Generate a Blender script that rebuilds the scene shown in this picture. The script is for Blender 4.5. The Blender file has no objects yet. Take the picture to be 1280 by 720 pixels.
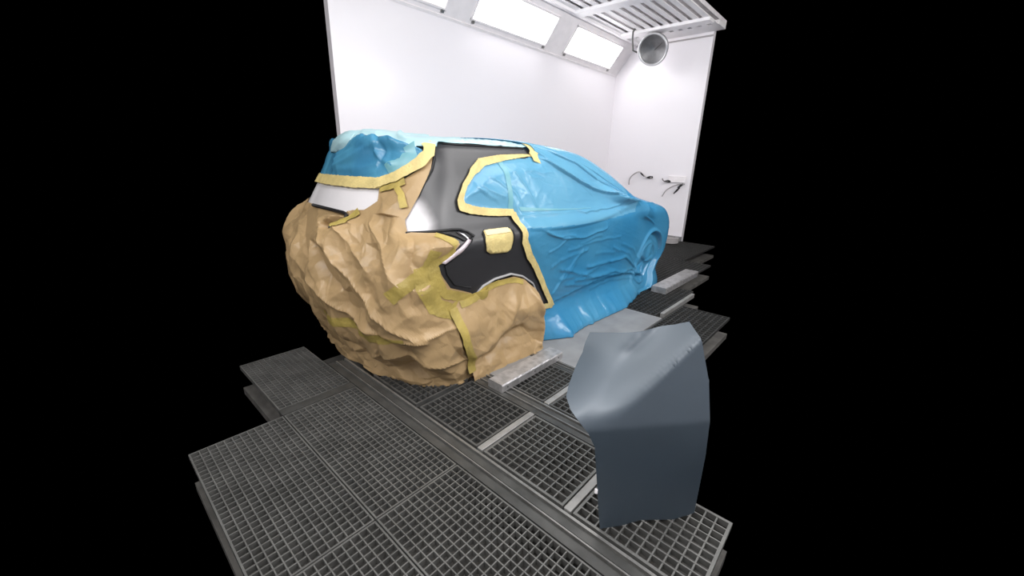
import bpy, bmesh, math, random
from mathutils import Vector, Matrix, noise
from mathutils.geometry import delaunay_2d_cdt
from mathutils.bvhtree import BVHTree

# ------------------------------------------------------------------ camera, world, light
C = bpy.context.scene.collection
sc = bpy.context.scene
sc.view_settings.view_transform = 'Standard'
sc.view_settings.look = 'None'
sc.view_settings.gamma = 1.0
sc.view_settings.use_curve_mapping = False
sc.view_settings.exposure = 0.0

def cam_rot(yaw, pitch, roll):
    y, p, r = map(math.radians, (yaw, pitch, roll))
    f = Vector((math.cos(y)*math.cos(p), math.sin(y)*math.cos(p), -math.sin(p)))
    rt = Vector((math.sin(y), -math.cos(y), 0)); up = rt.cross(f)
    r2 = rt*math.cos(r) + up*math.sin(r); u2 = -rt*math.sin(r) + up*math.cos(r)
    return Matrix((r2, u2, -f)).transposed()
cd = bpy.data.cameras.new('camera'); cam = bpy.data.objects.new('camera', cd); C.objects.link(cam)
cam.matrix_world = Matrix.Translation((0, 0, 1.4)) @ cam_rot(41.555, 17.876, 1.611).to_4x4()
cd.sensor_width = 36.0; cd.lens = 36.0*497.94/1280; cd.clip_start = 0.05
sc.camera = cam
w = bpy.data.worlds.new('world'); sc.world = w; w.use_nodes = True
w.node_tree.nodes['Background'].inputs[0].default_value = (0, 0, 0, 1)
w.node_tree.nodes['Background'].inputs[1].default_value = 0.0

def area(name, loc, target, sx, sy, power, col=(1, 1, 1)):
    l = bpy.data.lights.new(name, 'AREA'); l.shape = 'RECTANGLE'; l.size = sx; l.size_y = sy; l.energy = power; l.color = col
    o = bpy.data.objects.new(name, l); C.objects.link(o); o.location = loc
    o.rotation_euler = (Vector(target)-Vector(loc)).to_track_quat('-Z', 'Y').to_euler(); return o
# near-side cove lamps of the booth; overhead and end lights are added unseen fill
area('overhead_fill_light', (.30, .8, 3.45), (.30, .8, 0), .9, 3.0, 50, (1, .985, .98))  # added overhead to give the loose panel its highlight bands
area('overhead_fill_light', (3.3, 1.0, 3.45), (3.3, 1.0, 0), 2.2, 2.6, 55, (1, .985, .98))  # added overhead to light the car
for _x in (0.6, 2.4, 4.2, 5.8):
    area('booth_cove_lamp', (_x, -1.3, 3.1), (_x+2.2, 4.0, 2.5), 1.5, .42, 60, (1, .985, .98))
area('end_fill_light', (-1.6, 2.2, 3.0), (3.0, 2.6, 1.2), 2.4, .6, 60, (1, .985, .98))  # unseen fill added behind the tail of the car

# ------------------------------------------------------------------ helpers
def mat(name, col, rough=.5, metal=0., spec=.5, bump=0., bscale=30., var=0., vscale=4., trans=0., emis=0., coat=0., clear=0., col2=None, bdetail=4.):
    m = bpy.data.materials.new(name); m.use_nodes = True; nt = m.node_tree; n = nt.nodes; L = nt.links
    b = n['Principled BSDF']; b.inputs['Base Color'].default_value = (*col, 1); b.inputs['Roughness'].default_value = rough
    b.inputs['Metallic'].default_value = metal; b.inputs['Specular IOR Level'].default_value = spec
    b.inputs['Coat Weight'].default_value = coat
    tc = n.new('ShaderNodeTexCoord')
    if var or col2:
        nz = n.new('ShaderNodeTexNoise'); nz.inputs['Scale'].default_value = vscale; nz.inputs['Detail'].default_value = 5
        L.new(tc.outputs['Object'], nz.inputs['Vector'])
        mx = n.new('ShaderNodeMix'); mx.data_type = 'RGBA'
        c2 = col2 or tuple(max(0, c*(1-var)) for c in col)
        mx.inputs[6].default_value = (*col, 1); mx.inputs[7].default_value = (*c2, 1)
        mr = n.new('ShaderNodeMapRange'); mr.inputs[1].default_value = .38; mr.inputs[2].default_value = .62
        L.new(nz.outputs['Fac'], mr.inputs[0]); L.new(mr.outputs[0], mx.inputs[0]); L.new(mx.outputs[2], b.inputs['Base Color'])
    if bump:
        nb = n.new('ShaderNodeTexNoise'); nb.inputs['Scale'].default_value = bscale; nb.inputs['Detail'].default_value = bdetail
        L.new(tc.outputs['Object'], nb.inputs['Vector'])
        bp = n.new('ShaderNodeBump'); bp.inputs['Strength'].default_value = bump; bp.inputs['Distance'].default_value = .01
        L.new(nb.outputs['Fac'], bp.inputs['Height']); L.new(bp.outputs[0], b.inputs['Normal'])
    if trans:
        t = n.new('ShaderNodeBsdfTranslucent'); t.inputs[0].default_value = (*col, 1)
        ms = n.new('ShaderNodeMixShader'); ms.inputs[0].default_value = trans
        L.new(b.outputs[0], ms.inputs[1]); L.new(t.outputs[0], ms.inputs[2])
        L.new(ms.outputs[0], n['Material Output'].inputs['Surface'])
    if clear:
        t = n.new('ShaderNodeBsdfTransparent'); t.inputs[0].default_value = (.55, .88, 1, 1); m2 = n.new('ShaderNodeMixShader'); m2.inputs[0].default_value = clear
        src = n['Material Output'].inputs['Surface'].links[0].from_socket
        L.new(src, m2.inputs[1]); L.new(t.outputs[0], m2.inputs[2]); L.new(m2.outputs[0], n['Material Output'].inputs['Surface'])
    if emis:
        b.inputs['Emission Color'].default_value = (*col, 1); b.inputs['Emission Strength'].default_value = emis
    return m

def crease_bump(m, scale, stretch, strength, rot=(0, 0, 0), lo=.55, hi=.8):
    nt = m.node_tree; n = nt.nodes; L = nt.links; b = n['Principled BSDF']
    tc = n.new('ShaderNodeTexCoord'); mp = n.new('ShaderNodeMapping'); mp.inputs['Scale'].default_value = stretch; mp.inputs['Rotation'].default_value = rot
    L.new(tc.outputs['Object'], mp.inputs[0]); nz = n.new('ShaderNodeTexNoise'); nz.noise_type = 'RIDGED_MULTIFRACTAL'; nz.normalize = True
    nz.inputs['Scale'].default_value = scale; nz.inputs['Detail'].default_value = 4; nz.inputs['Distortion'].default_value = .6
    L.new(mp.outputs[0], nz.inputs['Vector']); mr = n.new('ShaderNodeMapRange'); mr.inputs[1].default_value = lo; mr.inputs[2].default_value = hi
    L.new(nz.outputs['Fac'], mr.inputs[0]); bp = n.new('ShaderNodeBump'); bp.inputs['Strength'].default_value = strength; bp.inputs['Distance'].default_value = .012
    L.new(mr.outputs[0], bp.inputs['Height'])
    old = b.inputs['Normal'].links
    if old: L.new(old[0].from_socket, bp.inputs['Normal'])
    L.new(bp.outputs[0], b.inputs['Normal'])

def build(name, verts, faces, material, parent=None, smooth=False, thick=0., bevel=0., idx=None, auto=None):
    me = bpy.data.meshes.new(name); me.from_pydata([tuple(v) for v in verts], [], faces); me.update()
    o = bpy.data.objects.new(name, me); C.objects.link(o)
    for m in (material if isinstance(material, (list, tuple)) else [material]): me.materials.append(m)
    if idx: me.polygons.foreach_set('material_index', idx)
    if smooth: me.polygons.foreach_set('use_smooth', [True]*len(me.polygons))
    if parent: o.parent = parent
    if thick:
        md = o.modifiers.new('solid', 'SOLIDIFY'); md.thickness = thick; md.offset = 0
    if bevel:
        md = o.modifiers.new('bevel', 'BEVEL'); md.width = bevel; md.segments = 2
    return o

def tag(o, label=None, cat=None, group=None, kind=None):
    if label: o['label'] = label
    if cat: o['category'] = cat
    if group: o['group'] = group
    if kind: o['kind'] = kind
    return o
def thing(name, label, cat, loc=(0, 0, 0), group=None):
    o = bpy.data.objects.new(name, None); C.objects.link(o); o.location = loc; o.empty_display_size = .1
    return tag(o, label, cat, group)
def struct(o): o['kind'] = 'structure'; return o

class MB:
    def __init__(s): s.v = []; s.f = []
    def box(s, x0, x1, y0, y1, z0, z1):
        k = len(s.v); s.v += [(x, y, z) for z in (z0, z1) for y in (y0, y1) for x in (x0, x1)]
        s.f += [tuple(k+i for i in q) for q in ((0, 2, 3, 1), (4, 5, 7, 6), (0, 1, 5, 4), (2, 6, 7, 3), (0, 4, 6, 2), (1, 3, 7, 5))]
        return s
    def tube(s, pts, r, n=10, caps=True):
        pts = [Vector(p) for p in pts]; k0 = len(s.v); ref = Vector((.13, .31, .94)).normalized()
        for i, p in enumerate(pts):
            t = (pts[min(i+1, len(pts)-1)]-pts[max(i-1, 0)]).normalized()
            a = t.cross(ref).normalized(); b = t.cross(a); rr = r[i] if isinstance(r, (list, tuple)) else r
            for j in range(n): an = 2*math.pi*j/n; s.v.append(tuple(p+(a*math.cos(an)+b*math.sin(an))*rr))
        for i in range(len(pts)-1):
            for j in range(n):
                a = k0+i*n+j; b = k0+i*n+(j+1) % n; s.f.append((a, b, b+n, a+n))
        if caps: s.f.append(tuple(k0+j for j in range(n))); s.f.append(tuple(k0+(len(pts)-1)*n+j for j in range(n))[::-1])
        return s
    def lathe(s, prof, M, n=40):
        k0 = len(s.v)
        for (r, h) in prof:
            for j in range(n): an = 2*math.pi*j/n; s.v.append(tuple(M @ Vector((r*math.cos(an), r*math.sin(an), h))))
        for i in range(len(prof)-1):
            for j in range(n):
                a = k0+i*n+j; b = k0+i*n+(j+1) % n; s.f.append((a, b, b+n, a+n))
        return s
    def build(s, name, m, parent=None, **k): return build(name, s.v, s.f, m, parent, **k)

def smoothstep(a, b, x):
    t = max(0., min(1., (x-a)/(b-a))); return t*t*(3-2*t)
def inside(p, poly):
    x, y = p; c = False
    for i in range(len(poly)):
        x1, y1 = poly[i]; x2, y2 = poly[i-1]
        if (y1 > y) != (y2 > y) and x < (x2-x1)*(y-y1)/(y2-y1)+x1: c = not c
    return c
def seg_d(p, pts):
    best = 9; 
    for a, b in zip(pts, pts[1:]):
        dx, dy = b[0]-a[0], b[1]-a[1]; L = dx*dx+dy*dy or 1e-9
        t = max(0, min(1, ((p[0]-a[0])*dx+(p[1]-a[1])*dy)/L)); best = min(best, math.hypot(p[0]-a[0]-t*dx, p[1]-a[1]-t*dy))
    return best
def seg_sd(p, pts):
    best = 9; sg = 1
    for a, b in zip(pts, pts[1:]):
        dx, dy = b[0]-a[0], b[1]-a[1]; L = dx*dx+dy*dy or 1e-9
        t = max(0, min(1, ((p[0]-a[0])*dx+(p[1]-a[1])*dy)/L)); d = math.hypot(p[0]-a[0]-t*dx, p[1]-a[1]-t*dy)
        if d < best: best = d; sg = 1 if dx*(p[1]-a[1])-dy*(p[0]-a[0]) > 0 else -1
    return best*sg
def side_d(p, a, b): return ((b[0]-a[0])*(p[1]-a[1])-(b[1]-a[1])*(p[0]-a[0]))/math.hypot(b[0]-a[0], b[1]-a[1])

# ------------------------------------------------------------------ materials
M_wall = mat('glossy_white_booth_paint', (.90, .87, .90), .25, spec=.5, bump=.05, bscale=3)
M_trimw = mat('light_grey_enamel', (.93, .89, .90), .4, var=.06, vscale=6)
M_slat = mat('white_ceiling_steel', (.95, .93, .94), .45)
M_filter = mat('grey_filter_fleece', (.86, .83, .84), .95, var=.15, vscale=12, bump=.3, bscale=80)
M_filter_near = mat('grey_filter_ceiling', (.42, .41, .42), .95, var=.15, vscale=9)
M_lamp = mat('lamp_diffuser', (1, .99, 1), .3, emis=7.)
M_lamp_warm = mat('lamp_diffuser_warm', (1, .985, .93), .3, emis=1.0)
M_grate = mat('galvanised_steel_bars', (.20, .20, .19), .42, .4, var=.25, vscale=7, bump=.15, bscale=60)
M_grate_dark = mat('darker_steel_bars', (.13, .13, .125), .5, .4, var=.3, vscale=9)  # darker tone for the gratings towards the car
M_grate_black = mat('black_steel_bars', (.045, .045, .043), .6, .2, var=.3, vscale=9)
M_rail = mat('dark_rolled_steel', (.105, .105, .10), .42, .4, var=.3, vscale=8, bump=.1, bscale=50)
M_rail_edge = mat('worn_steel_edge', (.33, .325, .31), .38, .6, var=.25, vscale=14)
M_cross = mat('pale_steel_crossbar', (.40, .395, .38), .42, .4, var=.22, vscale=10, bump=.1, bscale=60)
M_pit = mat('pit_filter_mat', (.105, .10, .092), .95, var=.35, vscale=9)
M_slab = mat('grey_sheet_floor', (.30, .30, .30), .45, .1, var=.18, vscale=5, bump=.08, bscale=40)
M_bar = mat('scuffed_aluminium', (.56, .55, .55), .38, .55, var=.3, vscale=22, bump=.25, bscale=40)
M_black = mat('black_rubber', (.012, .012, .013), .5, spec=.4)
M_white = mat('white_car_paint', (.84, .82, .83), .3, coat=.3)
M_tape = mat('yellow_masking_tape', (.74, .60, .25), .55, var=.18, vscale=14, bump=.5, bscale=70)
M_tape_thin = mat('thin_yellow_tape', (.50, .385, .10), .5, var=.25, vscale=9, bump=.5, bscale=40)
M_tape2 = mat('clear_film_tape', (.20, .48, .55), .3, trans=.15)
M_kraft = mat('kraft_masking_paper', (.50, .345, .175), .36, var=.12, vscale=5, bump=.3, bscale=22, trans=.06, spec=.45)
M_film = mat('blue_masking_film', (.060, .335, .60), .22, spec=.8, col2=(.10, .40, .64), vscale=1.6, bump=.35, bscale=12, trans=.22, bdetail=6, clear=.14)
M_film_up = mat('blue_masking_film_lit', (.17, .48, .70), .22, spec=.8, col2=(.21, .54, .74), vscale=1.6, bump=.3, bscale=12, trans=.22, bdetail=6, clear=.16)  # upper sheet; its brightness from facing up is put into the colour
M_film_pale = mat('pale_masking_film', (.56, .83, .88), .3, spec=.6, bump=.5, bscale=16, trans=.2)
M_film_deep = mat('deep_blue_masking_film', (.06, .26, .45), .26, spec=.7, bump=.5, bscale=14, trans=.18, col2=(.10, .38, .58), vscale=3)
M_tail = mat('tail_light_lens', (.66, .58, .62), .15, coat=.6)
M_chrome = mat('chrome', (.8, .8, .82), .12, 1.)
M_fan = mat('brushed_grey_steel', (.42, .42, .43), .35, .7, var=.15, vscale=8)
M_fan_dark = mat('smoked_steel_mesh', (.20, .20, .205), .4, .5, var=.2, vscale=12)
M_hose = mat('grey_rubber_hose', (.16, .15, .15), .6)
M_hose_pale = mat('pale_grey_hose', (.42, .40, .40), .6)
M_panel = mat('dark_blue_grey_basecoat', (.056, .080, .104), .42, .25, spec=.8, coat=.25, var=.10, vscale=3)
crease_bump(M_film, 3.4, (1, 1, 2.4), .8, (0, .4, 0)); crease_bump(M_film_up, 3.0, (1, 1, 2.6), .5, (0, .6, 0)); crease_bump(M_film_deep, 5.0, (1, 1, 2), .6, (.5, 0, 0)); crease_bump(M_film_pale, 3.0, (1, 1, 2), .4)
crease_bump(M_kraft, 7, (1, 1, 1.2), .3, (0, .3, .2), .45, .8)
M_panel.node_tree.nodes['Principled BSDF'].inputs['Coat Roughness'].default_value = .30
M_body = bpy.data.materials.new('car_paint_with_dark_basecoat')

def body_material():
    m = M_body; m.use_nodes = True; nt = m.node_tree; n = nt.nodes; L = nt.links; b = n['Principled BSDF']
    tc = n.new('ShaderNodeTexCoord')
    # dark sprayed basecoat, fading to white round a point at the tail corner
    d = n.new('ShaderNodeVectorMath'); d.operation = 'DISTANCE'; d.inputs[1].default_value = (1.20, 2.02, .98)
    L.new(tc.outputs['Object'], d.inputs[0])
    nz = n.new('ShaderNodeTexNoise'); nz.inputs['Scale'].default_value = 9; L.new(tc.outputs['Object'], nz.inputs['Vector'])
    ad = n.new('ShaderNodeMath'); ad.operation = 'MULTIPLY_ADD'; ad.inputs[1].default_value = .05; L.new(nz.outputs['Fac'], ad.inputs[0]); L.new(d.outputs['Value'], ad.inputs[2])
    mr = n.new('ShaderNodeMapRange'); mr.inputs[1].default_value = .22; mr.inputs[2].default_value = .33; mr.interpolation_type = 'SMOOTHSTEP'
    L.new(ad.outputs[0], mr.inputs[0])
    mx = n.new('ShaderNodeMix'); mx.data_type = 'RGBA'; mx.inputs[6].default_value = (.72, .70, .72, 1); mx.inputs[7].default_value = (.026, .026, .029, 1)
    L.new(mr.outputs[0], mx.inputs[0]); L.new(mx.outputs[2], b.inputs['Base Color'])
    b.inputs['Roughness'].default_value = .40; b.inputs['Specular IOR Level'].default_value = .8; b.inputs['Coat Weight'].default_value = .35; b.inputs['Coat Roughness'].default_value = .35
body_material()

# ------------------------------------------------------------------ the booth
struct(MB().box(2.12, 7.9, 4.35, 4.43, -.02, 3.0).build('wall_back', M_wall))
struct(MB().box(7.8, 7.9, 2.62, 4.35, -.02, 3.56).build('wall_right', M_wall))
# the side of the booth behind the photographer
struct(MB().box(-2.6, 7.0, -1.6, -1.5, -.02, 3.56).build('wall_front', M_wall))
struct(MB().box(-2.6, -2.5, -1.5, 4.35, -.02, 3.56).build('wall_left', M_wall))
struct(MB().box(-2.5, 1.9, -1.5, 4.35, 3.5, 3.56).box(1.9, 4.0, -1.5, 1.0, 3.5, 3.56).build('ceiling_near', M_filter_near))
struct(MB().box(-2.5, .1, -1.5, .6, -.12, 0).box(.1, 2.0, -1.5, -.7, -.12, 0).build('floor_slab_near', M_slab))
# sloped lamp cove between back wall and ceiling
cy0, cz0, cy1, cz1 = 4.35, 3.0, 3.96, 3.5
cl = math.hypot(cy1-cy0, cz1-cz0); cu = Vector((0, (cy1-cy0)/cl, (cz1-cz0)/cl)); cn = Vector((0, -cu.z, cu.y))   # into the room
def cove(x, t, d=0.): p = Vector((x, cy0, cz0))+cu*t+cn*d; return p
def cbox(mb, x0, x1, t0, t1, d0, d1):
    k = len(mb.v); mb.v += [tuple(cove(x, t, d)) for d in (d0, d1) for t in (t0, t1) for x in (x0, x1)]
    mb.f += [tuple(k+i for i in q) for q in ((0, 2, 3, 1), (4, 5, 7, 6), (0, 1, 5, 4), (2, 6, 7, 3), (0, 4, 6, 2), (1, 3, 7, 5))]
bays = [(2.52, 3.53), (3.92, 5.46), (5.92, 7.44)]
mb = MB(); edges = [2.12] + [e for b in bays for e in b] + [7.8]
for a, b in zip(edges[::2], edges[1::2]): cbox(mb, a, b, 0, cl, -.05, 0)
for a, b in bays: cbox(mb, a, b, 0, .075, -.05, 0); cbox(mb, a, b, cl-.12, cl, -.05, 0)
struct(mb.build('trim_1', M_trimw, bevel=.004))
mb = MB(); cbox(mb, 2.12, 7.8, -.01, .018, 0, .014); cbox(mb, 2.12, 7.8, cl-.03, cl-.005, 0, .014); struct(mb.build('trim_2', M_trimw))
for i, (a, b) in enumerate(bays):
    t = thing('ceiling_lamp', ['cove lamp panel above the back wall, cut by the top edge, dimmest of the three', 'wide glowing cove lamp panel between the other two above the back wall', 'glowing cove lamp panel above the back wall nearest the room corner'][i], 'lamp', cove((a+b)/2, .3), 'lamp panels in the cove')
    mb = MB(); cbox(mb, a, b, .075, cl-.12, -.045, -.02); o = mb.build('diffuser', M_lamp_warm if i == 0 else M_lamp, t)
    o.matrix_parent_inverse = t.matrix_basis.inverted()
    mb = MB()
    f = .028
    cbox(mb, a, b, .07, .07+f, -.02, .012); cbox(mb, a, b, cl-.12-f, cl-.115, -.02, .012)
    cbox(mb, a, a+f, .07, cl-.12, -.02, .012); cbox(mb, b-f, b, .07, cl-.12, -.02, .012)
    o = mb.build('frame', M_trimw, t, bevel=.004); o.matrix_parent_inverse = t.matrix_basis.inverted()
    for px in (a+.05, b-.05):
        mb = MB(); cbox(mb, px-.02, px+.02, .045, .08, 0, .02)
        o = mb.build('clip', M_rail_edge, t); o.matrix_parent_inverse = t.matrix_basis.inverted()

# ceiling: filter fleece above white slats carried by cross beams
struct(MB().box(4.55, 7.8, 2.45, 3.96, 3.56, 3.62).build('ceiling', M_filter))
mb = MB()
y = 3.90
while y > 2.47:
    mb.box(4.55, 7.45, y-.085, y, 3.50, 3.515); y -= .15
struct(mb.build('ceiling_slats', M_slat))
mb = MB()
for x in (5.62, 7.02): mb.box(x, x+.2, 2.45, 3.96, 3.455, 3.50)
mb.box(4.55, 7.8, 3.90, 3.965, 3.46, 3.56)
mb.box(7.45, 7.8, 2.45, 3.96, 3.50, 3.56)
struct(mb.build('ceiling_beams', M_slat, bevel=.004))
struct(MB().tube([(7.78, 2.62, 3.44), (7.78, 3.95, 3.44)], .012).build('trim_3', M_hose_pale))

# ------------------------------------------------------------------ floor
mb = MB()
for q in ((.15, .579, .23, 2.2), (.58, 1.59, .14, 3.0), (1.595, 2.20, .70, 3.0), (2.9, 4.1, .80, 1.265), (3.6, 4.705, 1.27, 4.35), (4.71, 6.205, 1.6, 4.35), (6.21, 7.8, 2.0, 4.35)): mb.box(*q, -.22, -.17)
struct(mb.build('floor', M_pit))
def grate_mesh(x0, x1, y0, y1, px, py, w, rim, h=.028, z=0.):
    mb = MB(); nx = max(1, round((x1-x0-2*rim)/px)); ny = max(1, round((y1-y0-2*rim)/py))
    ax = (x1-x0-2*rim)/nx; ay = (y1-y0-2*rim)/ny
    for i in range(1, nx): x = x0+rim+i*ax; mb.box(x-w/2, x+w/2, y0+rim, y1-rim, z-h, z)
    for j in range(1, ny): y = y0+rim+j*ay; mb.box(x0+rim, x1-rim, y-w/2, y+w/2, z-h, z-.0015)
    mb.box(x0, x1, y0, y0+rim, z-h, z); mb.box(x0, x1, y1-rim, y1, z-h, z)
    mb.box(x0, x0+rim, y0+rim, y1-rim, z-h, z); mb.box(x1-rim, x1, y0+rim, y1-rim, z-h, z)
    return mb
def grating(x0, x1, y0, y1, px, py, w, rim, m, label, group):
    g = .003
    cx, cy = (x0+x1)/2, (y0+y1)/2
    mb = grate_mesh(x0+g-cx, x1-g-cx, y0+g-cy, y1-g-cy, px, py, w, rim)
    o = mb.build('floor_grating', m); o.location = (cx, cy, 0)
    return tag(o, label, 'grating', group)
G1, G2, G3 = 'fine mesh floor gratings', 'wide mesh floor gratings between the rails', 'dark far floor gratings'
grating(.15, .58, .23, 1.215, .033, .033, .0048, .007, M_grate, 'fine mesh grey floor grating filling the bottom corner of the view', G1)
grating(.15, .58, 1.215, 2.2, .033, .033, .0048, .007, M_grate, 'fine mesh floor grating shown only as a sliver at the view edge', G1)
grating(.58, 1.01, .23, 1.215, .033, .033, .0048, .007, M_grate, 'fine mesh floor grating along the near rail, across from the blue-grey panel', G1)
grating(.58, 1.01, 1.215, 2.2, .033, .033, .0048, .007, M_grate, 'fine mesh floor grating along the near rail, in front of the brown paper', G1)
grating(.58, 1.01, 2.27, 3.0, .033, .033, .0048, .007, M_grate, 'fine mesh floor grating under the hanging edge of the brown paper', G1)
MBx = MB().box(.58, 1.01, 2.205, 2.265, -.03, 0)
struct(MBx.build('trim_4', M_rail))
for (y0, y1, lb) in ((.14, .655, 'wide mesh floor grating under the foot of the blue-grey panel'), (.70, 1.19, 'wide mesh floor grating between the two pale crossbars'),
                     (1.235, 1.73, 'wide mesh floor grating beside the near end of the aluminium bar'), (1.76, 2.25, 'wide mesh floor grating mostly covered by the brown paper')):
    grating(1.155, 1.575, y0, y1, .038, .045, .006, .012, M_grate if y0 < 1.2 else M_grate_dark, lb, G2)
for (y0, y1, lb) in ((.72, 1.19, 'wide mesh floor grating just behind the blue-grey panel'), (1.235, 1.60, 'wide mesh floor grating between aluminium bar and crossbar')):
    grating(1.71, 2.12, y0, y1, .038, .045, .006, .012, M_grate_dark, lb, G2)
def rail(x, y0, y1, wd):
    cy = (y0+y1)/2
    t = thing('floor_rail', 'long dark steel rail beside the fine gratings, nearest of the rails' if x < 1.3 else ('dark steel rail between the two rows of wide gratings' if x < 2 else 'dark steel rail along the edge of the plain grey floor'), 'rail', (x, cy, 0), 'steel rails between the gratings')
    h = (y1-y0)/2
    MB().box(.002, wd-.002, -h, h, -.16, -.014).build('rail_channel', M_rail, t)
    MB().box(.002, wd*.30, -h, h, -.0139, 0).build('flange', M_rail, t)
    MB().box(wd*.40, wd*.45, -h, h, -.0139, .003).build('fin', M_rail_edge, t)
    MB().box(wd*.84, wd*.93, -h, h, -.0139, .001).build('lip', M_rail_edge, t)
    MB().box(wd*.52, wd*.76, -h, h, -.0139, -.006).build('web', M_rail, t)
rail(1.012, .14, 2.6, .14); rail(1.578, .5, 2.4, .13); rail(2.122, .7, 2.3, .08)
def crossbar(x0, x1, y, lb, m=None, wd=.036):
    cx = (x0+x1)/2
    o = MB().box(x0-cx, x1-cx, -wd/2, wd/2, -.045, .002).build('floor_crossbar', m or M_cross, bevel=.003); o.location = (cx, y, 0)
    tag(o, lb, 'crossbar', 'pale crossbars between gratings')
crossbar(1.155, 1.577, 1.213, 'pale steel crossbar in the middle of the wide gratings')
crossbar(1.155, 1.577, .678, 'pale steel crossbar ending at the foot of the blue-grey panel')
crossbar(1.71, 2.12, 1.213, 'short pale steel crossbar behind the middle one, beside the panel')
crossbar(3.72, 4.6, 1.32, 'pale steel crossbar on the dark far floor')
# plain sheet floor and the far bay
struct(MB().box(2.204, 3.6, 1.27, 4.35, -.12, 0).build('floor_slab', M_slab))
struct(MB().box(1.72, 2.12, 1.62, 4.35, -.12, -.001).build('floor_slab_under_car', M_slab))
for i, (x0, x1, y0, y1, lb) in enumerate(((3.62, 4.7, 1.345, 2.35, 'dark mesh floor grating beneath the far end bar'), (4.71, 6.2, 1.6, 2.6, 'dark mesh floor grating beyond the front wheel'),
                               (6.21, 7.78, 2.0, 3.1, 'dark mesh floor grating by the foot of the end wall'), (2.9, 4.1, .80, 1.26, 'dark mesh floor grating showing above the corner of the blue-grey panel'))):
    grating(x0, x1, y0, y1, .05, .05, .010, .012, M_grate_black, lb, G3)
# aluminium bars beside the wheels
def bar(x0, x1, y0, y1, h, lb):
    cx, cy = (x0+x1)/2, (y0+y1)/2; n = 26; rnd = random.Random(int(x0*10)); v = []; f = []
    for i in range(n+1):
        x = x0+(x1-x0)*i/n-cx; a = rnd.uniform(-.0015, .0015)
        for (y, z) in ((y0-cy+.002, 0), (y0-cy, h-.008+a), (y0-cy+.007+a, h), (y1-cy-.006, h), (y1-cy, h-.006), (y1-cy, 0)): v.append((x, y, z+.001))
    for i in range(n):
        for j in range(6): a = i*6+j; b = i*6+(j+1) % 6; f.append((a, b, b+6, a+6))
    f.append(tuple(range(6))[::-1]); f.append(tuple(n*6+j for j in range(6)))
    t = thing('wheel_guide_bar', lb, 'bar', (cx, cy, 0), 'aluminium bars beside the wheels')
    build('bar', v, f, M_bar, t)
    for bx in ((x0-cx)+.05, 0, (x1-cx)-.05):
        MB().tube([(bx, y0-cy-.002, h*.5), (bx, y0-cy+.003, h*.5)], .005, 10).build('bolt_head', M_rail, t)
bar(1.60, 2.25, 1.475, 1.60, .055, 'scuffed aluminium bar on the floor by the paper-wrapped wheel')
bar(4.33, 5.4, 1.53, 1.70, .07, 'pale aluminium bar on the floor by the film-covered front wheel')

# ------------------------------------------------------------------ the car's skin
YC=2.65
# rows: z, near_y, rear_x, front_x, rear_radius, front_radius
ROWS=[(.18,1.84,1.26,5.06,.26,.50),(.32,1.81,1.16,5.18,.27,.52),(.50,1.79,1.10,5.22,.28,.54),(.70,1.772,1.09,5.19,.28,.55),
(.83,1.758,1.12,5.06,.29,.55),(.92,1.758,1.16,4.86,.30,.52),(.99,1.812,1.19,4.50,.30,.42),(1.06,1.845,1.22,4.16,.30,.34),
(1.19,1.89,1.28,3.88,.30,.30),(1.31,1.935,1.34,3.62,.30,.30),(1.41,1.985,1.38,3.36,.28,.30),(1.465,2.03,1.43,3.12,.27,.30),
(1.50,2.12,1.53,2.86,.26,.28),(1.52,2.34,1.74,2.60,.2,.2),(1.525,2.60,1.98,2.30,.02,.02)]
NV=len(ROWS)-1
SMAX=11.9
def row(v):
    v=max(0.,min(NV-1e-6,v)); i=int(v); t=v-i
    g=lambda k:ROWS[max(0,min(NV,k))]
    a,b,c,d=g(i-1),g(i),g(i+1),g(i+2)
    return [b[k]+.5*t*(c[k]-a[k]+t*(2*a[k]-5*b[k]+4*c[k]-d[k]+t*(3*(b[k]-c[k])+d[k]-a[k]))) for k in range(6)]
def body(s,v,off=0.):
    """point on the car's skin: s runs round the plan, v up the rows; off pushes outward"""
    s=s%SMAX
    far=s>SMAX/2
    if far: s=SMAX-s
    z,yn,xr,xf,rr,rf=row(v)
    hw=YC-yn; L=xf-xr
    rr=min(rr,.9*hw,.45*L); rf=min(rf,.9*hw,.45*L)
    if s<.6: t=s/.6; x=xr+.05*(t**2)*rr/.28; y=YC-(hw-rr)*t; nx,ny=-1,0
    elif s<1.05:
        a=(s-.6)/.45*math.pi/2; x=xr+.05*rr/.28+(rr-.05*rr/.28)*(1-math.cos(a)); y=yn+rr*(1-math.sin(a)); nx,ny=-math.cos(a),-math.sin(a)
    elif s<4.75: t=(s-1.05)/3.7; x=xr+rr+(L-rr-rf)*t; y=yn; nx,ny=0,-1
    elif s<5.4:
        a=(s-4.75)/.65*math.pi/2; x=xf-rf+rf*math.sin(a); y=yn+rf*(1-math.cos(a)); nx,ny=math.sin(a),-math.cos(a)
    else: t=(s-5.4)/.55; x=xf; y=yn+rf+(hw-rf)*t; nx,ny=1,0
    # tilt of the skin
    e=.05; r0=row(v-e); r1=row(v+e); dz=r1[0]-r0[0]
    sl=(-(r1[1]-r0[1])*abs(ny)+ (r0[2]-r1[2])*max(0,-nx)+(r1[3]-r0[3])*max(0,nx))
    n=math.hypot(dz,sl) or 1; nz=-sl/n; h=dz/n
    x+=off*nx*h; y+=off*ny*h; z+=off*nz
    if far: y=2*YC-y
    return (x,y,z)

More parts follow.
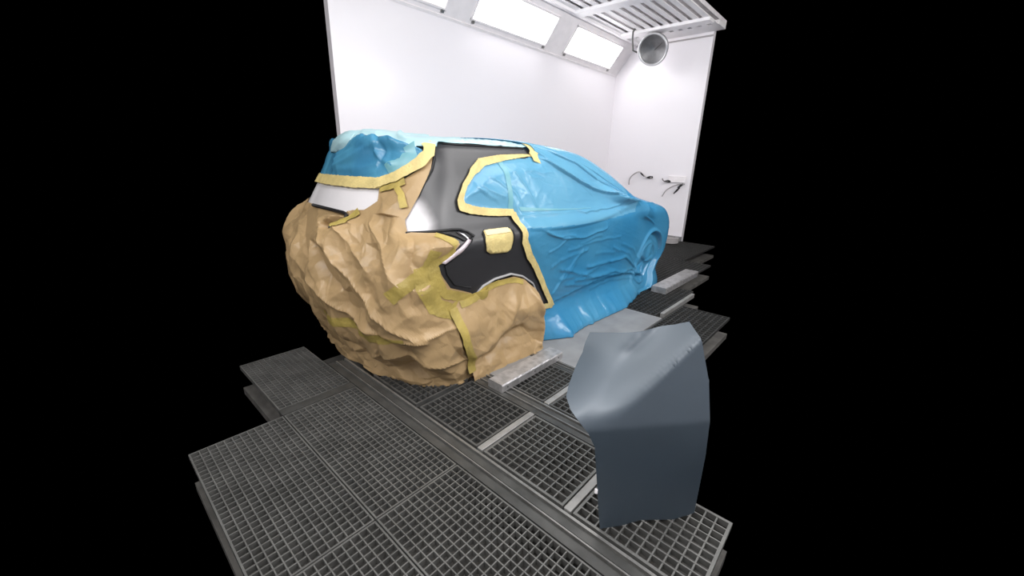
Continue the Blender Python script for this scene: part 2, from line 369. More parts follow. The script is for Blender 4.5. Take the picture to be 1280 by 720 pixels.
def skin(s, v, off=0.):
    """body point; v below 0 runs straight down to the floor"""
    if v >= 0: return Vector(body(s, v, off))
    p = Vector(body(s, 0, off)); p.z = max(.0, p.z)*(1+v) + .004*(-v); return p
def grid(s0, s1, ds, v0, v1, dv, off, keep=None, zmax=None):
    ns = max(1, round((s1-s0)/ds)); nv = max(1, round((v1-v0)/dv)); v = []; idx = {}; f = []; P = {}
    def vert(i, j):
        if (i, j) not in idx:
            s = s0+(s1-s0)*i/ns; q = v0+(v1-v0)*j/nv; idx[(i, j)] = len(v); v.append(skin(s, q, off(s, q)))
        return idx[(i, j)]
    for i in range(ns):
        for j in range(nv):
            s = s0+(s1-s0)*(i+.5)/ns; q = v0+(v1-v0)*(j+.5)/nv
            if keep is None or keep(s, q): f.append((vert(i, j), vert(i+1, j), vert(i+1, j+1), vert(i, j+1)))
    return v, f
def ribbon(name, pts, wd, off, m, parent=None, jit=.08, ds=.02, seed=1):
    """strip of tape following (s, v) points, every vertex laid on the skin"""
    rnd = random.Random(seed); q = []
    for a, b in zip(pts, pts[1:]):
        n = max(1, int(math.hypot(b[0]-a[0], (b[1]-a[1])*.1)/ds))
        q += [(a[0]+(b[0]-a[0])*i/n, a[1]+(b[1]-a[1])*i/n) for i in range(n)]
    q.append(pts[-1]); v = []; f = []; o = off if callable(off) else (lambda s, v_: off)
    P = [skin(s, t) for s, t in q]; K = 5
    for i, (s, t) in enumerate(q):
        T = (P[min(i+2, len(P)-1)]-P[max(i-2, 0)]).normalized()
        Ts = (skin(s+.02, t)-skin(s-.02, t))/.04; Tv = (skin(s, t+.2)-skin(s, t-.2))/.4
        W = Ts.cross(Tv).normalized().cross(T).normalized(); c = [wd/2*(1+rnd.uniform(-jit, jit)) for _ in (0, 1)]
        for k in range(K):
            r = -c[0]+(c[0]+c[1])*k/(K-1); s2 = s+r*W.dot(Ts)/Ts.length_squared; t2 = t+r*W.dot(Tv)/Tv.length_squared
            v.append(skin(s2, t2, o(s2, t2)))
    for i in range(len(q)-1):
        for j in range(K-1): a = i*K+j; f.append((a, a+1, a+K+1, a+K))
    return build(name, v, f, m, parent, smooth=True)
def patch(name, poly, off, m, parent=None, step=.03, thick=.004, ofar=None):
    """sheet cut to a polygon in (s, v), laid on the skin"""
    k = 10.; pl = [Vector((a, b/k)) for a, b in poly]; pts = []
    for i, a in enumerate(pl):
        b = pl[(i+1) % len(pl)]; n = max(1, int((b-a).length/step))
        pts += [a+(b-a)*j/n for j in range(n)]
    ed = [(i, (i+1) % len(pts)) for i in range(len(pts))]; bd = {}
    for p in pts:
        for dx in (-1, 0, 1):
            for dy in (-1, 0, 1): bd.setdefault((int(p.x//step)+dx, int(p.y//step)+dy), []).append(p)
    xs = [p.x for p in pl]; ys = [p.y for p in pl]; x = min(xs)+step/2; P2 = [(p.x, p.y) for p in pl]; row_ = 0
    while x < max(xs):
        y = min(ys)+step*(.5 if row_ % 2 else 1.)
        while y < max(ys):
            if inside((x, y), P2):
                q = Vector((x, y)); nb = bd.get((int(x//step), int(y//step)), ())
                if all((q-p).length > step*.5 for p in nb): pts.append(q)
            y += step
        x += step*.9; row_ += 1
    V, _, F, *_ = delaunay_2d_cdt(pts, ed, [], 1, 1e-5)
    o = off if callable(off) else (lambda s, v_: off)
    return build(name, [skin(p.x, p.y*k, o(p.x, p.y*k)) for p in V], [tuple(f) for f in F], m, parent, smooth=True, thick=thick)

ARCH = [(1.30, 1.9), (1.36, 2.3), (1.44, 2.55), (1.56, 2.68), (1.74, 2.70), (1.88, 2.5), (2.02, 2.1), (2.10, 1.45), (2.15, .7), (2.14, 0.)]
def in_rear_arch(s, v): return inside((s, v), ARCH+[(2.14, -2), (1.30, -2)])
FW = (4.33, .36, 1.9)      # front wheel: s, z of the axle
def in_front_arch(s, v):
    z = row(v)[0] if v >= 0 else .18*(1+v); return math.hypot(s-4.36, z-.34) < .36

car = thing('car', 'white hatchback with a dark sprayed rear quarter, masked for painting with film and paper', 'car', (3.1, 2.65, 0))
car_inv = Matrix.Translation((-3.1, -2.65, 0))
def cp(o): o.matrix_parent_inverse = car_inv; return o
def keep_body(s, v):
    s2 = s % SMAX; s2 = min(s2, SMAX-s2)
    return not in_rear_arch(s2, v) and not in_front_arch(s2, v)
v, f = grid(0, SMAX, .035, 0, NV, .1, lambda s, q: 0., keep_body)
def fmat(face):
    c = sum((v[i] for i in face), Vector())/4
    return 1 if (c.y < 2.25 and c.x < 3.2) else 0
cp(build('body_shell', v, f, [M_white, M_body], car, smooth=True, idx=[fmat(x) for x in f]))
# rolled lip round the wheel arch
pts = [skin(a, b, .006) for a, b in ARCH]
cp(MB().tube([pts[0]+(pts[1]-pts[0])*-.5]+pts, .0085, 8).build('arch_lip', M_chrome if False else mat('grey_primed_lip', (.42, .42, .42), .4), car, smooth=True))
# wheels
def wheel(x, y, sgn):
    M = Matrix.Translation((x, y, .315)) @ Matrix.Rotation(math.pi/2*(1 if sgn < 0 else -1), 4, 'X')
    wl = MB().lathe([(.20, -.09), (.28, -.10), (.312, -.08), (.315, 0), (.312, .08), (.28, .10), (.20, .09)], M).build('wheel', M_black, car, smooth=True); cp(wl)
    rm = MB().lathe([(.20, -.09), (.19, .04), (.05, .05), (.05, .085), (0, .085)], M)
    for k in range(5):
        a = k*2*math.pi/5; d = Vector((math.cos(a), math.sin(a), 0)); e = Vector((-math.sin(a), math.cos(a), 0))
        q = [M @ (d*r+e*w_+Vector((0, 0, h))) for (r, w_, h) in ((.04, -.025, .085), (.04, .025, .085), (.20, .018, .088), (.20, -.018, .088), (.04, -.025, .05), (.04, .025, .05), (.20, .018, .05), (.20, -.018, .05))]
        n0 = len(rm.v); rm.v += [tuple(t) for t in q]; rm.f += [tuple(n0+i for i in t) for t in ((0, 1, 2, 3), (4, 7, 6, 5), (0, 3, 7, 4), (1, 5, 6, 2))]
    o = rm.build('rim', M_chrome, wl, smooth=False)
for (x, y, s_) in ((2.02, 1.92, -1), (4.40, 2.02, -1), (2.02, 3.42, 1), (4.40, 3.42, 1)): wheel(x, y, s_)
# tail light opening, lens strip, shut line, fuel flap, side glass, tailgate details
cp(patch('tail_light_recess', [(.955, 5.98), (1.04, 6.1), (1.12, 6.02), (1.20, 5.75), (1.255, 5.30), (1.20, 5.10), (1.15, 5.15), (1.10, 5.45), (1.0, 5.8)], .006, M_black, car, .02))
cp(patch('tail_light_lens', [(1.19, 5.22), (1.215, 5.08), (1.14, 4.45), (1.03, 3.93), (1.0, 4.02), (1.09, 4.6)], .012, M_tail, car, .02, .012))
cp(MB().tube([skin(1.245, 5.2, .005), skin(1.235, 5.02, .006), skin(1.155, 4.35, .006), skin(1.04, 3.83, .006), skin(1.09, 3.35, .006), skin(1.17, 2.85, .006), skin(1.32, 2.62, .006)], .0035, 8).build('shut_line', M_black, car, smooth=True))
cp(MB().tube([skin(1.10, 5.86, .012), skin(1.15, 5.55, .014), skin(1.19, 5.25, .012)], .008, 8).build('tail_light_trim', M_chrome, car, smooth=True))
cp(MB().tube([skin(.76, 5.9, .006), skin(.88, 6.02, .006), skin(.97, 6.06, .008), skin(1.05, 6.08, .01), skin(1.14, 6.0, .01), skin(1.22, 5.72, .008), skin(1.27, 5.35, .006)], .0085, 8).build('light_surround', M_black, car, smooth=True))
ff = cp(patch('fuel_flap', [(1.40, 5.72), (1.71, 5.66), (1.735, 5.3), (1.71, 4.0), (1.66, 3.80), (1.47, 3.92), (1.41, 4.3), (1.37, 4.9), (1.37, 5.5)], .007, M_black, car, .025))
# the dark roof-side channel line
cp(MB().tube([skin(s, 11.28, .004) for s in [.95+.1*i for i in range(26)]], .006, 6).build('roof_channel', M_black, car, smooth=True))
cp(MB().tube([skin(.905, 10.75, .004), skin(.905, 10.2, .006), skin(.90, 9.75, .008), skin(.88, 9.2, .008), skin(.85, 8.6, .004)], [.004, .009, .011, .008, .003], 8).build('shadow_line', M_black, car, smooth=True))  # black tube standing in for the shadow between paper and body
# tailgate number plate recess, framed in dark rubber
cp(MB().tube([skin(s, q, .022) for s, q in ((-.45, 6.75), (.06, 6.78), (.16, 6.76), (.205, 6.62), (.19, 6.2), (.15, 5.8), (.10, 5.4), (.02, 5.2))], .012, 8).build('plate_surround', M_black, car, smooth=True))
cp(patch('rear_window', [(-.42, 8.6), (.42, 8.6), (.6, 8.9), (.74, 9.5), (.72, 10.2), (0, 10.3), (-.72, 10.2), (-.74, 9.5), (-.6, 8.9)], .004, M_black, car, .06))
cp(patch('side_window', [(1.2, 7.5), (1.22, 8.2), (1.32, 8.9), (1.6, 9.45), (2.2, 9.7), (3.2, 9.9), (3.9, 9.4), (4.4, 7.6), (3.0, 7.2), (1.9, 7.2), (1.5, 7.35)], .003, M_black, car, .06))
mr_ = MB()
M = Matrix.Translation((3.54, 1.90, 1.0)) @ Matrix.Rotation(.2, 4, 'Z') @ Matrix.Diagonal((.09, .09, .06, 1))
mr_.lathe([(math.sin(a*math.pi/10), -math.cos(a*math.pi/10)) for a in range(11)], M, 20)
cp(mr_.build('wing_mirror', M_white, car, smooth=True))

# ------------------------------------------------------------------ blue film over the front and sides
EDGE = [(3.90, 11.6), (3.68, 11.25), (3.36, 10.6), (3.12, 10.25), (2.95, 10.05), (2.88, 9.95), (2.16, 9.82), (1.58, 9.5), (1.33, 8.95), (1.21, 8.3), (1.15, 7.7), (1.22, 7.38), (1.54, 7.15), (1.90, 6.88), (1.87, 6.0), (1.84, 4.4), (1.93, 3.35), (2.11, 2.2), (2.32, .65), (2.14, .62), (2.06, -.2), (2.02, -1)]
EDGE2 = [(a, b*.1) for a, b in EDGE[:18]]
def keep_film(s, v):
    if v > 11.6 and s < 3.9: return False
    if s > SMAX-3.0: return False
    if s > SMAX/2: return True
    # right of the edge line
    return inside((s, v), EDGE+[(12, -1.2), (12, 15), (3.90, 15)])
# creases in the film: (s, v) line, height, width, kind: r = raised ridge, o = overhanging lap whose lower side drops away
FOLDS = [([(3.2, 10.1), (3.38, 8.9), (3.76, 7.8), (4.38, 7.2)], .024, .05, 'o'), ([(3.94, 10.1), (4.14, 9.55), (4.18, 8.45), (4.58, 7.35)], .020, .04, 'o'),
         ([(3.3, 9.2), (3.6, 8.2), (4.3, 7.05)], .014, .03, 'o'), ([(4.5, 9.0), (4.55, 8.2), (4.7, 7.5)], .012, .04, 'o'),
         ([(2.16, 4.75), (2.4, 3.95), (2.8, 3.7), (3.22, 4.15)], .014, .018, 'o'), ([(2.1, 4.9), (2.3, 4.3), (2.6, 4.0)], .008, .012, 'r'),
         ([(2.4, 2.3), (2.96, 1.5), (3.48, 1.3), (4.38, .1)], .020, .022, 'o'), ([(2.34, .8), (2.98, 1.2), (3.92, 1.0), (4.3, .3)], .020, .03, 'o'),
         ([(2.3, 1.35), (2.64, 2.4)], .012, .007, 'r'), ([(2.28, 1.2), (2.45, 2.0), (2.75, 2.9)], .012, .007, 'r'), ([(2.26, 2.5), (2.4, 2.75), (2.84, 2.9)], .010, .008, 'r'), ([(4.44, 6.15), (4.16, 4.6), (4.38, 3.65)], .012, .012, 'r'),
         ([(2.86, 2.05), (3.26, 2.0), (3.68, 1.9), (4.04, .95), (4.4, .1)], .024, .014, 'o'), ([(2.66, 1.6), (3.32, 1.25), (4.3, .4)], .018, .012, 'r'),
         ([(2.5, 3.1), (3.0, 3.3), (3.5, 3.2)], .008, .008, 'r'), ([(2.2, 3.2), (2.5, 3.9)], .008, .007, 'r'), ([(2.7, 3.3), (3.1, 3.6)], .006, .006, 'r'),
         ([(3.0, 2.6), (3.4, 2.4)], .009, .008, 'r'), ([(3.35, 2.6), (3.75, 2.1), (3.95, 1.3)], .014, .01, 'o'), ([(3.55, 2.7), (3.85, 2.3), (4.02, 1.6)], .010, .008, 'r'),
         ([(2.4, 1.9), (2.8, 1.75), (3.1, 1.9)], .012, .009, 'r'), ([(2.5, 1.5), (2.9, 1.1), (3.3, .9)], .012, .010, 'o'), ([(3.0, .7), (3.5, .75), (4.1, .3)], .012, .010, 'r'),
         ([(1.36, 8.3), (1.50, 7.9), (1.72, 7.45)], .010, .02, 'o'), ([(1.3, 8.6), (1.5, 8.2), (1.82, 7.7)], .008, .012, 'o'), ([(1.25, 8.0), (1.4, 8.1), (1.52, 8.0)], .006, .008, 'r'), ([(1.45, 8.9), (1.7, 8.6), (1.9, 8.1)], .007, .012, 'o'),
         ([(1.9, 8.3), (2.02, 7.8), (2.06, 7.3)], .008, .012, 'o'), ([(2.1, 9.3), (2.25, 8.3), (2.3, 7.2)], .008, .012, 'r'), ([(2.3, 9.5), (2.6, 9.45), (2.9, 9.5)], .006, .008, 'r'),
         ([(2.4, 9.1), (2.8, 8.9), (3.1, 8.95)], .006, .007, 'r'), ([(2.45, 8.7), (2.75, 8.6)], .005, .006, 'r'), ([(3.55, 8.4), (3.6, 7.9), (3.66, 7.5)], .006, .006, 'r'), ([(3.66, 8.3), (3.74, 7.7)], .006, .006, 'r'),
         ([(4.3, 6.9), (4.0, 6.2), (3.5, 5.9), (3.0, 5.75)], .014, .03, 'o'), ([(4.3, 6.6), (4.0, 5.8), (3.7, 5.4)], .012, .02, 'r'), ([(4.6, 6.9), (4.7, 6.3), (4.9, 5.6)], .012, .012, 'r'), ([(4.5, 6.8), (4.55, 6.0), (4.75, 5.2)], .010, .012, 'o'),
         ([(1.88, 6.6), (2.6, 6.2), (3.3, 6.1)], .004, .02, 'r')]
def met(s, v):   # (s, height) in metres for distances
    return (s, row(v)[0] if v >= 0 else .18*(1+v))
FM = []
for a, h_, w_, k in FOLDS:
    q = [met(*p) for p in a]; FM.append((q, h_, w_, k, min(p[0] for p in q)-.09, max(p[0] for p in q)+.09, min(p[1] for p in q)-.09, max(p[1] for p in q)+.09))
def ridge(p, k=1.):
    return 1-abs(noise.noise(p)*2.2)*k
def film_off(s, v):
    s2 = s if s < SMAX/2 else SMAX-s
    x, z = met(s2, v); near = s < SMAX/2
    o = .016
    P = Vector((s*1.0, z*1.0, 0))
    # soft billows and thin gathered creases running down towards the front wheel
    o += .007*noise.noise(Vector((s*1.6, z*3.1, 3.)))+.002*noise.noise(Vector((s*5, z*9, 7.)))
    low = smoothstep(.98, .55, z)
    q = Vector((s*2.2+z*3.0, z*16+s*4.2, 1.7)); o += .005*low*max(0, ridge(q)-.6)
    q = Vector((s*3.0-z*9, z*7, 5.7)); o += .003*max(0, ridge(q)-.7)
    if z > 1.08: q = Vector((s*1.5-z*2.5, z*11+s*2, 9.1)); o += .003*max(0, ridge(q)-.6)
    if near:
        for a, h, w_, k, xa, xb, za, zb in FM:
            if xa < x < xb and za < z < zb:
                wob = .012*noise.noise(Vector((x*7, z*7, h*900)))
                d = seg_sd((x, z+wob), a)
                if a[-1][0] < a[0][0]: d = -d
                fade = smoothstep(.09, .05, abs(d))
                if k == 'r': o += h*math.exp(-abs(d)/w_)*fade
                else: o += h*(math.exp(-d/w_) if d > 0 else math.exp(d/.004))*fade
    # film stretched over the door mirror
    d = math.hypot((x-4.28)/.20, (z-1.02)/.13); o += .11*math.exp(-d*d)
    # the looser upper sheet ends in a ledge along the shoulder
    o += .014*smoothstep(-.012, .012, z-(.93-.03*math.sin((x-1.9)*2)))*(1 if x < 4.2 else 0)
    # front wheel pressed into the film: arch rim, tyre and spokes
    r = math.hypot(x-4.37, z-.33)
    if z > 0:
        o += .022*math.exp(-((r-.37)/.02)**2)
        o -= .035*smoothstep(.36, .33, r)
        o += .022*math.exp(-((r-.22)/.016)**2)
        if r < .20:
            an = math.atan2(z-.33, x-4.37); o += .02*max(0, math.cos(an*5))*smoothstep(.0, .05, r)
    # skirt: tucked in under the sill, then kicked out over the floor
    if z < .42 and x > 1.9:
        t = smoothstep(.42, .26, z); o -= .020*t
        fl = smoothstep(.30, 0., z); k = (1-.55*smoothstep(3.6, 4.3, x))*(.25+.75*smoothstep(1.98, 2.4, x))
        o += k*fl*(.19+.035*noise.noise(Vector((s*3.1, 2.2, 0)))) + .03*k*fl*max(0, noise.noise(Vector((s*9, z*3, 4))))
    # held down flat where it is taped to the body
    if near and x < 3.4:
        e = smoothstep(.02, .09, seg_d((s, v*.1), EDGE2)); o = .010+(o-.010)*e
    return o
v, f = grid(1.1, 6.2, .0075, -1, NV, .062, film_off, keep_film); v2, f2 = grid(6.2, SMAX-2.9, .05, -1, NV, .2, film_off, keep_film)
f += [tuple(i+len(v) for i in q) for q in f2]; v += v2
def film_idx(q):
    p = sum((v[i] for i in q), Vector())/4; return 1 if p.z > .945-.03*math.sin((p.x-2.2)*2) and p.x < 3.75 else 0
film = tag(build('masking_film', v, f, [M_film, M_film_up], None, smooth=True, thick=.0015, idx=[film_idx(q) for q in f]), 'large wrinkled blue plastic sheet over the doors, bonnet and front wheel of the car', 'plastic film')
YT = 'tape_strip'
ribbon(YT, [(3.95, 11.7), (3.68, 11.25), (3.36, 10.6), (3.16, 10.25), (2.98, 9.6)], .05, lambda s, v: .024, M_tape, film, seed=2)
ribbon(YT, [(3.28, 10.22), (2.88, 10.18), (2.16, 9.93), (1.58, 9.58), (1.33, 9.05), (1.19, 8.4), (1.135, 7.75), (1.17, 7.45), (1.30, 7.28), (1.54, 7.07), (1.92, 6.86)], .052, .017, M_tape, film, seed=3)
ribbon(YT, [(1.90, 6.95), (1.865, 6.0), (1.85, 4.4), (1.94, 3.35), (2.12, 2.2), (2.32, .58)], .058, .018, M_tape, film, seed=4)
ribbon(YT, [(2.12, .82), (2.20, .78), (2.32, .68)], .055, .020, M_tape, film, seed=5)
ribbon('clear_tape', [(2.02, 9.75), (1.93, 8.4), (1.88, 7.1)], .045, lambda s, v: film_off(s, v)+.004, M_tape2, film)
ribbon('clear_tape', [(2.0, 7.05), (2.6, 6.68), (3.26, 6.3)], .034, lambda s, v: film_off(s, v)+.004, M_tape2, film)
cp(film) if False else None
tf = thing('taped_cover', 'small square of yellow tape and paper masking the fuel flap', 'masking tape', skin(1.54, 4.7, .01))
FUEL = [(1.385, 5.60), (1.45, 5.66), (1.66, 5.62), (1.70, 5.45), (1.69, 4.0), (1.65, 3.86), (1.46, 3.98), (1.41, 4.2), (1.375, 4.9)]
o = patch('tape_cover', FUEL, lambda s, v: .013+.003*noise.noise(Vector((s*14, v*2, 0))), M_tape, tf, .02); o.matrix_parent_inverse = tf.matrix_basis.inverted()
o = ribbon('tape_edge', [(1.39, 5.42), (1.68, 5.38)], .035, .019, mat('pale_tape', (.78, .68, .42), .6, bump=.4, bscale=60), tf); o.matrix_parent_inverse = tf.matrix_basis.inverted()

# pale film over the roof
RWC = [(-.95, 8), (.62, 8), (.78, 9.4), (.82, 9.85), (.74, 10.3), (.55, 10.6), (.35, 10.6), (.15, 10.35), (-.1, 10.05), (-.95, 9.75)]
def keep_roof(s, v):
    sn = s if s < SMAX/2 else SMAX-s
    if s < .92 or s > SMAX-.92:
        sg = s if s < .92 else s-SMAX
        return v > (9.6 if sg < .78 else 10.55) and not inside((sg, v), RWC)
    return v > 11.3 and sn < 3.95
def roof_off(s, v):
    o = .012+.012*max(0, noise.noise(Vector((s*3.2, v*.8, 2))))
    o += .022*math.exp(-((s-.35)/.3)**2)*math.exp(-((v-12)/1.5)**2)       # gathered tuft at the tail end
    sg = s if s < SMAX/2 else s-SMAX
    o += .060*math.exp(-((sg+.30)/.5)**2)*smoothstep(9.7, 11., v)*(1-smoothstep(12, 13.5, v)*.6)
    if sg < .95:
        for a, hh, w_ in (([(-.6, .99), (.0, 1.07), (.4, 1.10)], .02, .02), ([(-.6, 1.02), (-.1, 1.09), (.3, 1.14)], .018, .02), ([(-.6, 1.06), (.2, 1.18)], .015, .02), ([(.45, 1.25), (.7, 1.12), (.9, 1.08)], .02, .02)):
            o += hh*math.exp(-seg_d((sg, v*.1), a)/w_)
    if v > 11.2: o += .012*max(0, ridge(Vector((sg*1.2, v*3.5+sg*1.5, 3.)))-.6)
    return o
v1, f1 = grid(0, 3.95, .015, 9.6, NV, .1, roof_off, keep_roof); v2, f2 = grid(SMAX-3.95, SMAX, .03, 9.6, NV, .1, roof_off, keep_roof)
tag(build('masking_film', v1+v2, f1+[tuple(i+len(v1) for i in q) for q in f2], M_film_pale, None, smooth=True, thick=.0015), 'pale translucent plastic sheet lying over the rear half of the car roof', 'plastic film')
# deep blue film over the rear window, gathered under the roof spoiler
RW = [(-.9, 8.3), (.10, 8.42), (.42, 8.5), (.62, 8.75), (.78, 9.4), (.845, 9.95), (.82, 10.25), (.70, 10.55), (.5, 10.85), (.2, 10.9), (-.9, 10.8)]
def rw_off(s, v):
    o = .020+.008*noise.noise(Vector((s*2+v*.4, v*.7-s*2, 4)))+.045*smoothstep(10.0, 10.8, v)
    for a, hh, w_ in (([(.62, .93), (.50, .955), (.42, 1.0)], .026, .02), ([(-.3, .90), (.1, .97), (.45, 1.05), (.62, 1.07)], .030, .03), ([(-.3, .94), (.1, 1.01), (.40, 1.08)], .026, .025), ([(-.3, .98), (.0, 1.03), (.2, 1.085)], .020, .02),
                     ([(.1, .87), (.4, .875), (.6, .905)], .014, .02), ([(-.2, .88), (.2, .90), (.45, .93)], .012, .02), ([(.42, 1.08), (.52, 1.02), (.50, .95)], -.02, .02)):
        o += hh*math.exp(-seg_d((s, v*.1), a)/w_)
    e = smoothstep(.0, .06, seg_d((s, v*.1), [(-.9, .83), (.10, .842), (.42, .85), (.62, .875), (.78, .94), (.845, .995)])); return .012+(o-.012)*e
rwf = tag(patch('masking_film', RW, rw_off, M_film_deep, None, .014, .0015), 'deep blue creased plastic sheet taped over the rear window of the car', 'plastic film')
ribbon(YT, [(-.9, 8.22), (.10, 8.30), (.46, 8.34), (.52, 8.38)], .075, .022, M_tape, rwf, seed=8)
ribbon(YT, [(.46, 8.26), (.66, 8.66), (.80, 9.35), (.865, 9.95), (.872, 10.5), (.84, 10.9)], .062, .03, M_tape, rwf, seed=9)
ribbon('clear_tape', [(.58, 8.95), (.70, 9.4), (.755, 9.9), (.74, 10.4)], .075, lambda s, v: rw_off(s, v)+.004, M_tape2, rwf)

# ------------------------------------------------------------------ brown paper
def facets(seed, step, amp, an, st):
    """a sheet of flat triangles with random heights: crumpled paper"""
    rnd = random.Random(seed); ca, sa = math.cos(an), math.sin(an); pts = []; z = []
    a = -4.
    while a < 4.:
        b_ = -4.
        while b_ < 4.:
            pts.append(Vector((a+rnd.uniform(-.48, .48)*step*st, b_+rnd.uniform(-.48, .48)*step))); z.append(rnd.uniform(-amp, amp)); b_ += step
        a += step*st
    V, _, F, o, *_ = delaunay_2d_cdt(pts, [], [], 0, 1e-6)
    t = BVHTree.FromPolygons([(p.x, p.y, z[o[i][0]]) for i, p in enumerate(V)], [tuple(q) for q in F])
    def f(x, y):
        h = t.ray_cast(Vector((x*ca+y*sa, -x*sa+y*ca, 1)), Vector((0, 0, -1)))[0]; return h.z if h else 0.
    return f
FC1 = facets(3, .15, .048, -.75, 1.9); FC2 = facets(8, .08, .026, .5, 1.6); FC3 = facets(4, .04, .0085, -.3, 1.4)
def crumple(p, a=1.):
    x, y = p.x, p.y+p.z*.3
    return a*(.040+1.2*FC1(x, y)+.85*FC2(x, y)+.9*FC3(x, y))
PAPER = [(-1.2, 6.8), (.16, 6.85), (.24, 7.05), (.38, 7.15), (.51, 7.6), (.50, 8.1), (.68, 8.45), (.815, 9.2), (.875, 9.95), (.885, 10.5), (.90, 9.75), (.865, 9.05), (.82, 7.95), (.755, 6.9), (.77, 5.95), (.94, 5.92), (1.02, 5.55), (1.11, 5.0), (1.06, 4.5), (.975, 4.0), (1.03, 3.45), (1.13, 2.80), (1.32, 2.45), (1.42, 2.0), (1.40, -1.1), (-1.2, -1.1)]
PEDGE = [(a, b*.1) for a, b in PAPER[2:23]]
PLATE = [(-1.2, 6.95), (.14, 6.95), (.2, 6.6), (.17, 5.9), (.1, 5.3), (-1.2, 5.2)]
def paper_off(s, v):
    x, z = met(abs(s), v); p = Vector((s, z, .4))
    edge = min(1, max(.15, 1-smoothstep(5, 9.5, v)))
    o = .004+crumple(p, 1.0*edge)*.9
    # long slanting folds pulled across the bumper
    for a, h, w_ in (([(-.1, .98), (.5, .62), (.85, .42)], .035, .03), ([(-.1, .8), (.35, .55), (.8, .33)], -.03, .03), ([(.2, .95), (.55, .75)], .03, .03), ([(-.1, .6), (.4, .42), (.9, .40)], .03, .025), ([(.5, 1.0), (.8, .7)], .025, .03), ([(.8, .95), (.85, .6)], -.02, .03), ([(.9, .42), (1.3, .45)], .02, .02), ([(.2, .2), (.8, .3), (1.2, .15)], .03, .03), ([(-.1, .3), (.4, .2)], -.03, .03)):
        d = seg_d((s, z), a); o += h*math.exp(-d/w_)*(edge)
    o += .05*smoothstep(.55, .15, z)
    if v > 7: o += .03*math.exp(-((s-.62)/.1)**2)*smoothstep(9, 7.2, v)
    e = min(smoothstep(.01, .13, seg_d((s, v*.1), PEDGE)), smoothstep(.012, .06, seg_d((s, v*.1), [(-.5, .677), (.16, .677), (.205, .66), (.19, .62), (.15, .58), (.10, .54), (.02, .52)]))); return max(.007, .010+(o-.010)*e)
paper = tag(patch('masking_paper', PAPER, paper_off, M_kraft, None, .0068, .001), 'crumpled brown paper sheet hanging over the tailgate and rear bumper down to the floor', 'masking paper')
# paper bag round the rear wheel
WP = [(1.12, 2.35), (1.3, 2.3), (1.40, 2.46), (1.5, 2.58), (1.64, 2.62), (1.78, 2.58), (1.90, 2.38), (1.99, 2.0), (2.04, 1.4), (2.10, .7), (2.12, 0), (2.14, -1.1), (1.12, -1.1)]
def wp_off(s, v):
    x, z = met(s, v); p = Vector((s, z, 5.4))
    t = smoothstep(.63, .35, z)
    o = .002+.085*t+crumple(p, .8*(.3+.7*t))*.8
    o *= 1
    e = smoothstep(2.14, 1.98, s); o = o*e-.02*(1-e)
    for a, h, w_ in (([(1.15, .2), (1.6, .32), (1.8, .6)], .03, .04), ([(1.3, .12), (1.75, .25)], -.03, .03), ([(1.9, .62), (2.0, .3), (1.95, .05)], .03, .03)):
        d = seg_d((s, z), a); o += h*math.exp(-(d/w_)**2)*t
    if z < .1: o += .03*(1-z/.1)
    return o
WO2 = lambda s, v: max(wp_off(s, v), paper_off(s, v))+.006
for p_ in paper.data.polygons: p_.use_smooth = False
PO = lambda d: (lambda s, v: paper_off(s, v)+d)
ribbon(YT, [(1.06, 4.75), (1.03, 4.4), (.945, 3.95), (.99, 3.3), (1.08, 2.68), (1.32, 2.28), (1.50, 2.38)], .06, PO(.005), M_tape_thin, paper, seed=11, ds=.015)
ribbon(YT, [(.93, 5.75), (1.0, 5.4), (1.08, 4.95)], .04, PO(.004), M_tape_thin, paper, seed=12, ds=.015)
ribbon(YT, [(.93, 4.7), (.92, 3.9), (.84, 3.2), (.74, 2.7)], .075, PO(.004), M_tape_thin, paper, seed=13, ds=.015)
ribbon(YT, [(.90, 3.9), (.93, 3.1), (1.0, 2.4), (1.12, 2.1), (1.35, 2.15)], .10, PO(.004), M_tape_thin, paper, seed=19, ds=.015)
ribbon(YT, [(1.13, 2.2), (1.135, 1.5), (1.13, .9), (1.12, .1), (1.12, -.6)], .065, WO2, M_tape_thin, paper, seed=14, ds=.015)
ribbon(YT, [(0., 1.4), (.3, 1.35), (.55, 1.3), (.8, 1.45)], .06, PO(.004), M_tape_thin, paper, seed=15, ds=.015)
ribbon(YT, [(.52, 8.2), (.60, 8.3), (.72, 8.6)], .075, PO(.012), M_tape_thin, paper, seed=16, ds=.015)
ribbon(YT, [(.66, 8.35), (.72, 7.9), (.745, 7.4)], .045, PO(.012), M_tape_thin, paper, seed=17, ds=.015)
ribbon(YT, [(.34, 7.05), (.29, 6.6), (.27, 6.1), (.2, 5.5)], .05, PO(.012), M_tape_thin, paper, seed=18, ds=.015)
wpaper = tag(patch('masking_paper', WP, wp_off, M_kraft, None, .0068, .001), 'crumpled brown paper bulging round the rear wheel above the aluminium bar', 'masking paper')
for p_ in wpaper.data.polygons: p_.use_smooth = False
WO = lambda d: (lambda s, v: wp_off(s, v)+d)
ribbon(YT, [(1.58, 2.52), (1.70, 2.52), (1.80, 2.44), (1.88, 2.3)], .035, WO(.004), M_tape_thin, wpaper, seed=21, ds=.015)
ribbon(YT, [(1.2, 2.22), (1.34, 2.28), (1.46, 2.45), (1.6, 2.55)], .04, WO(.005), M_tape_thin, wpaper, seed=22, ds=.015)

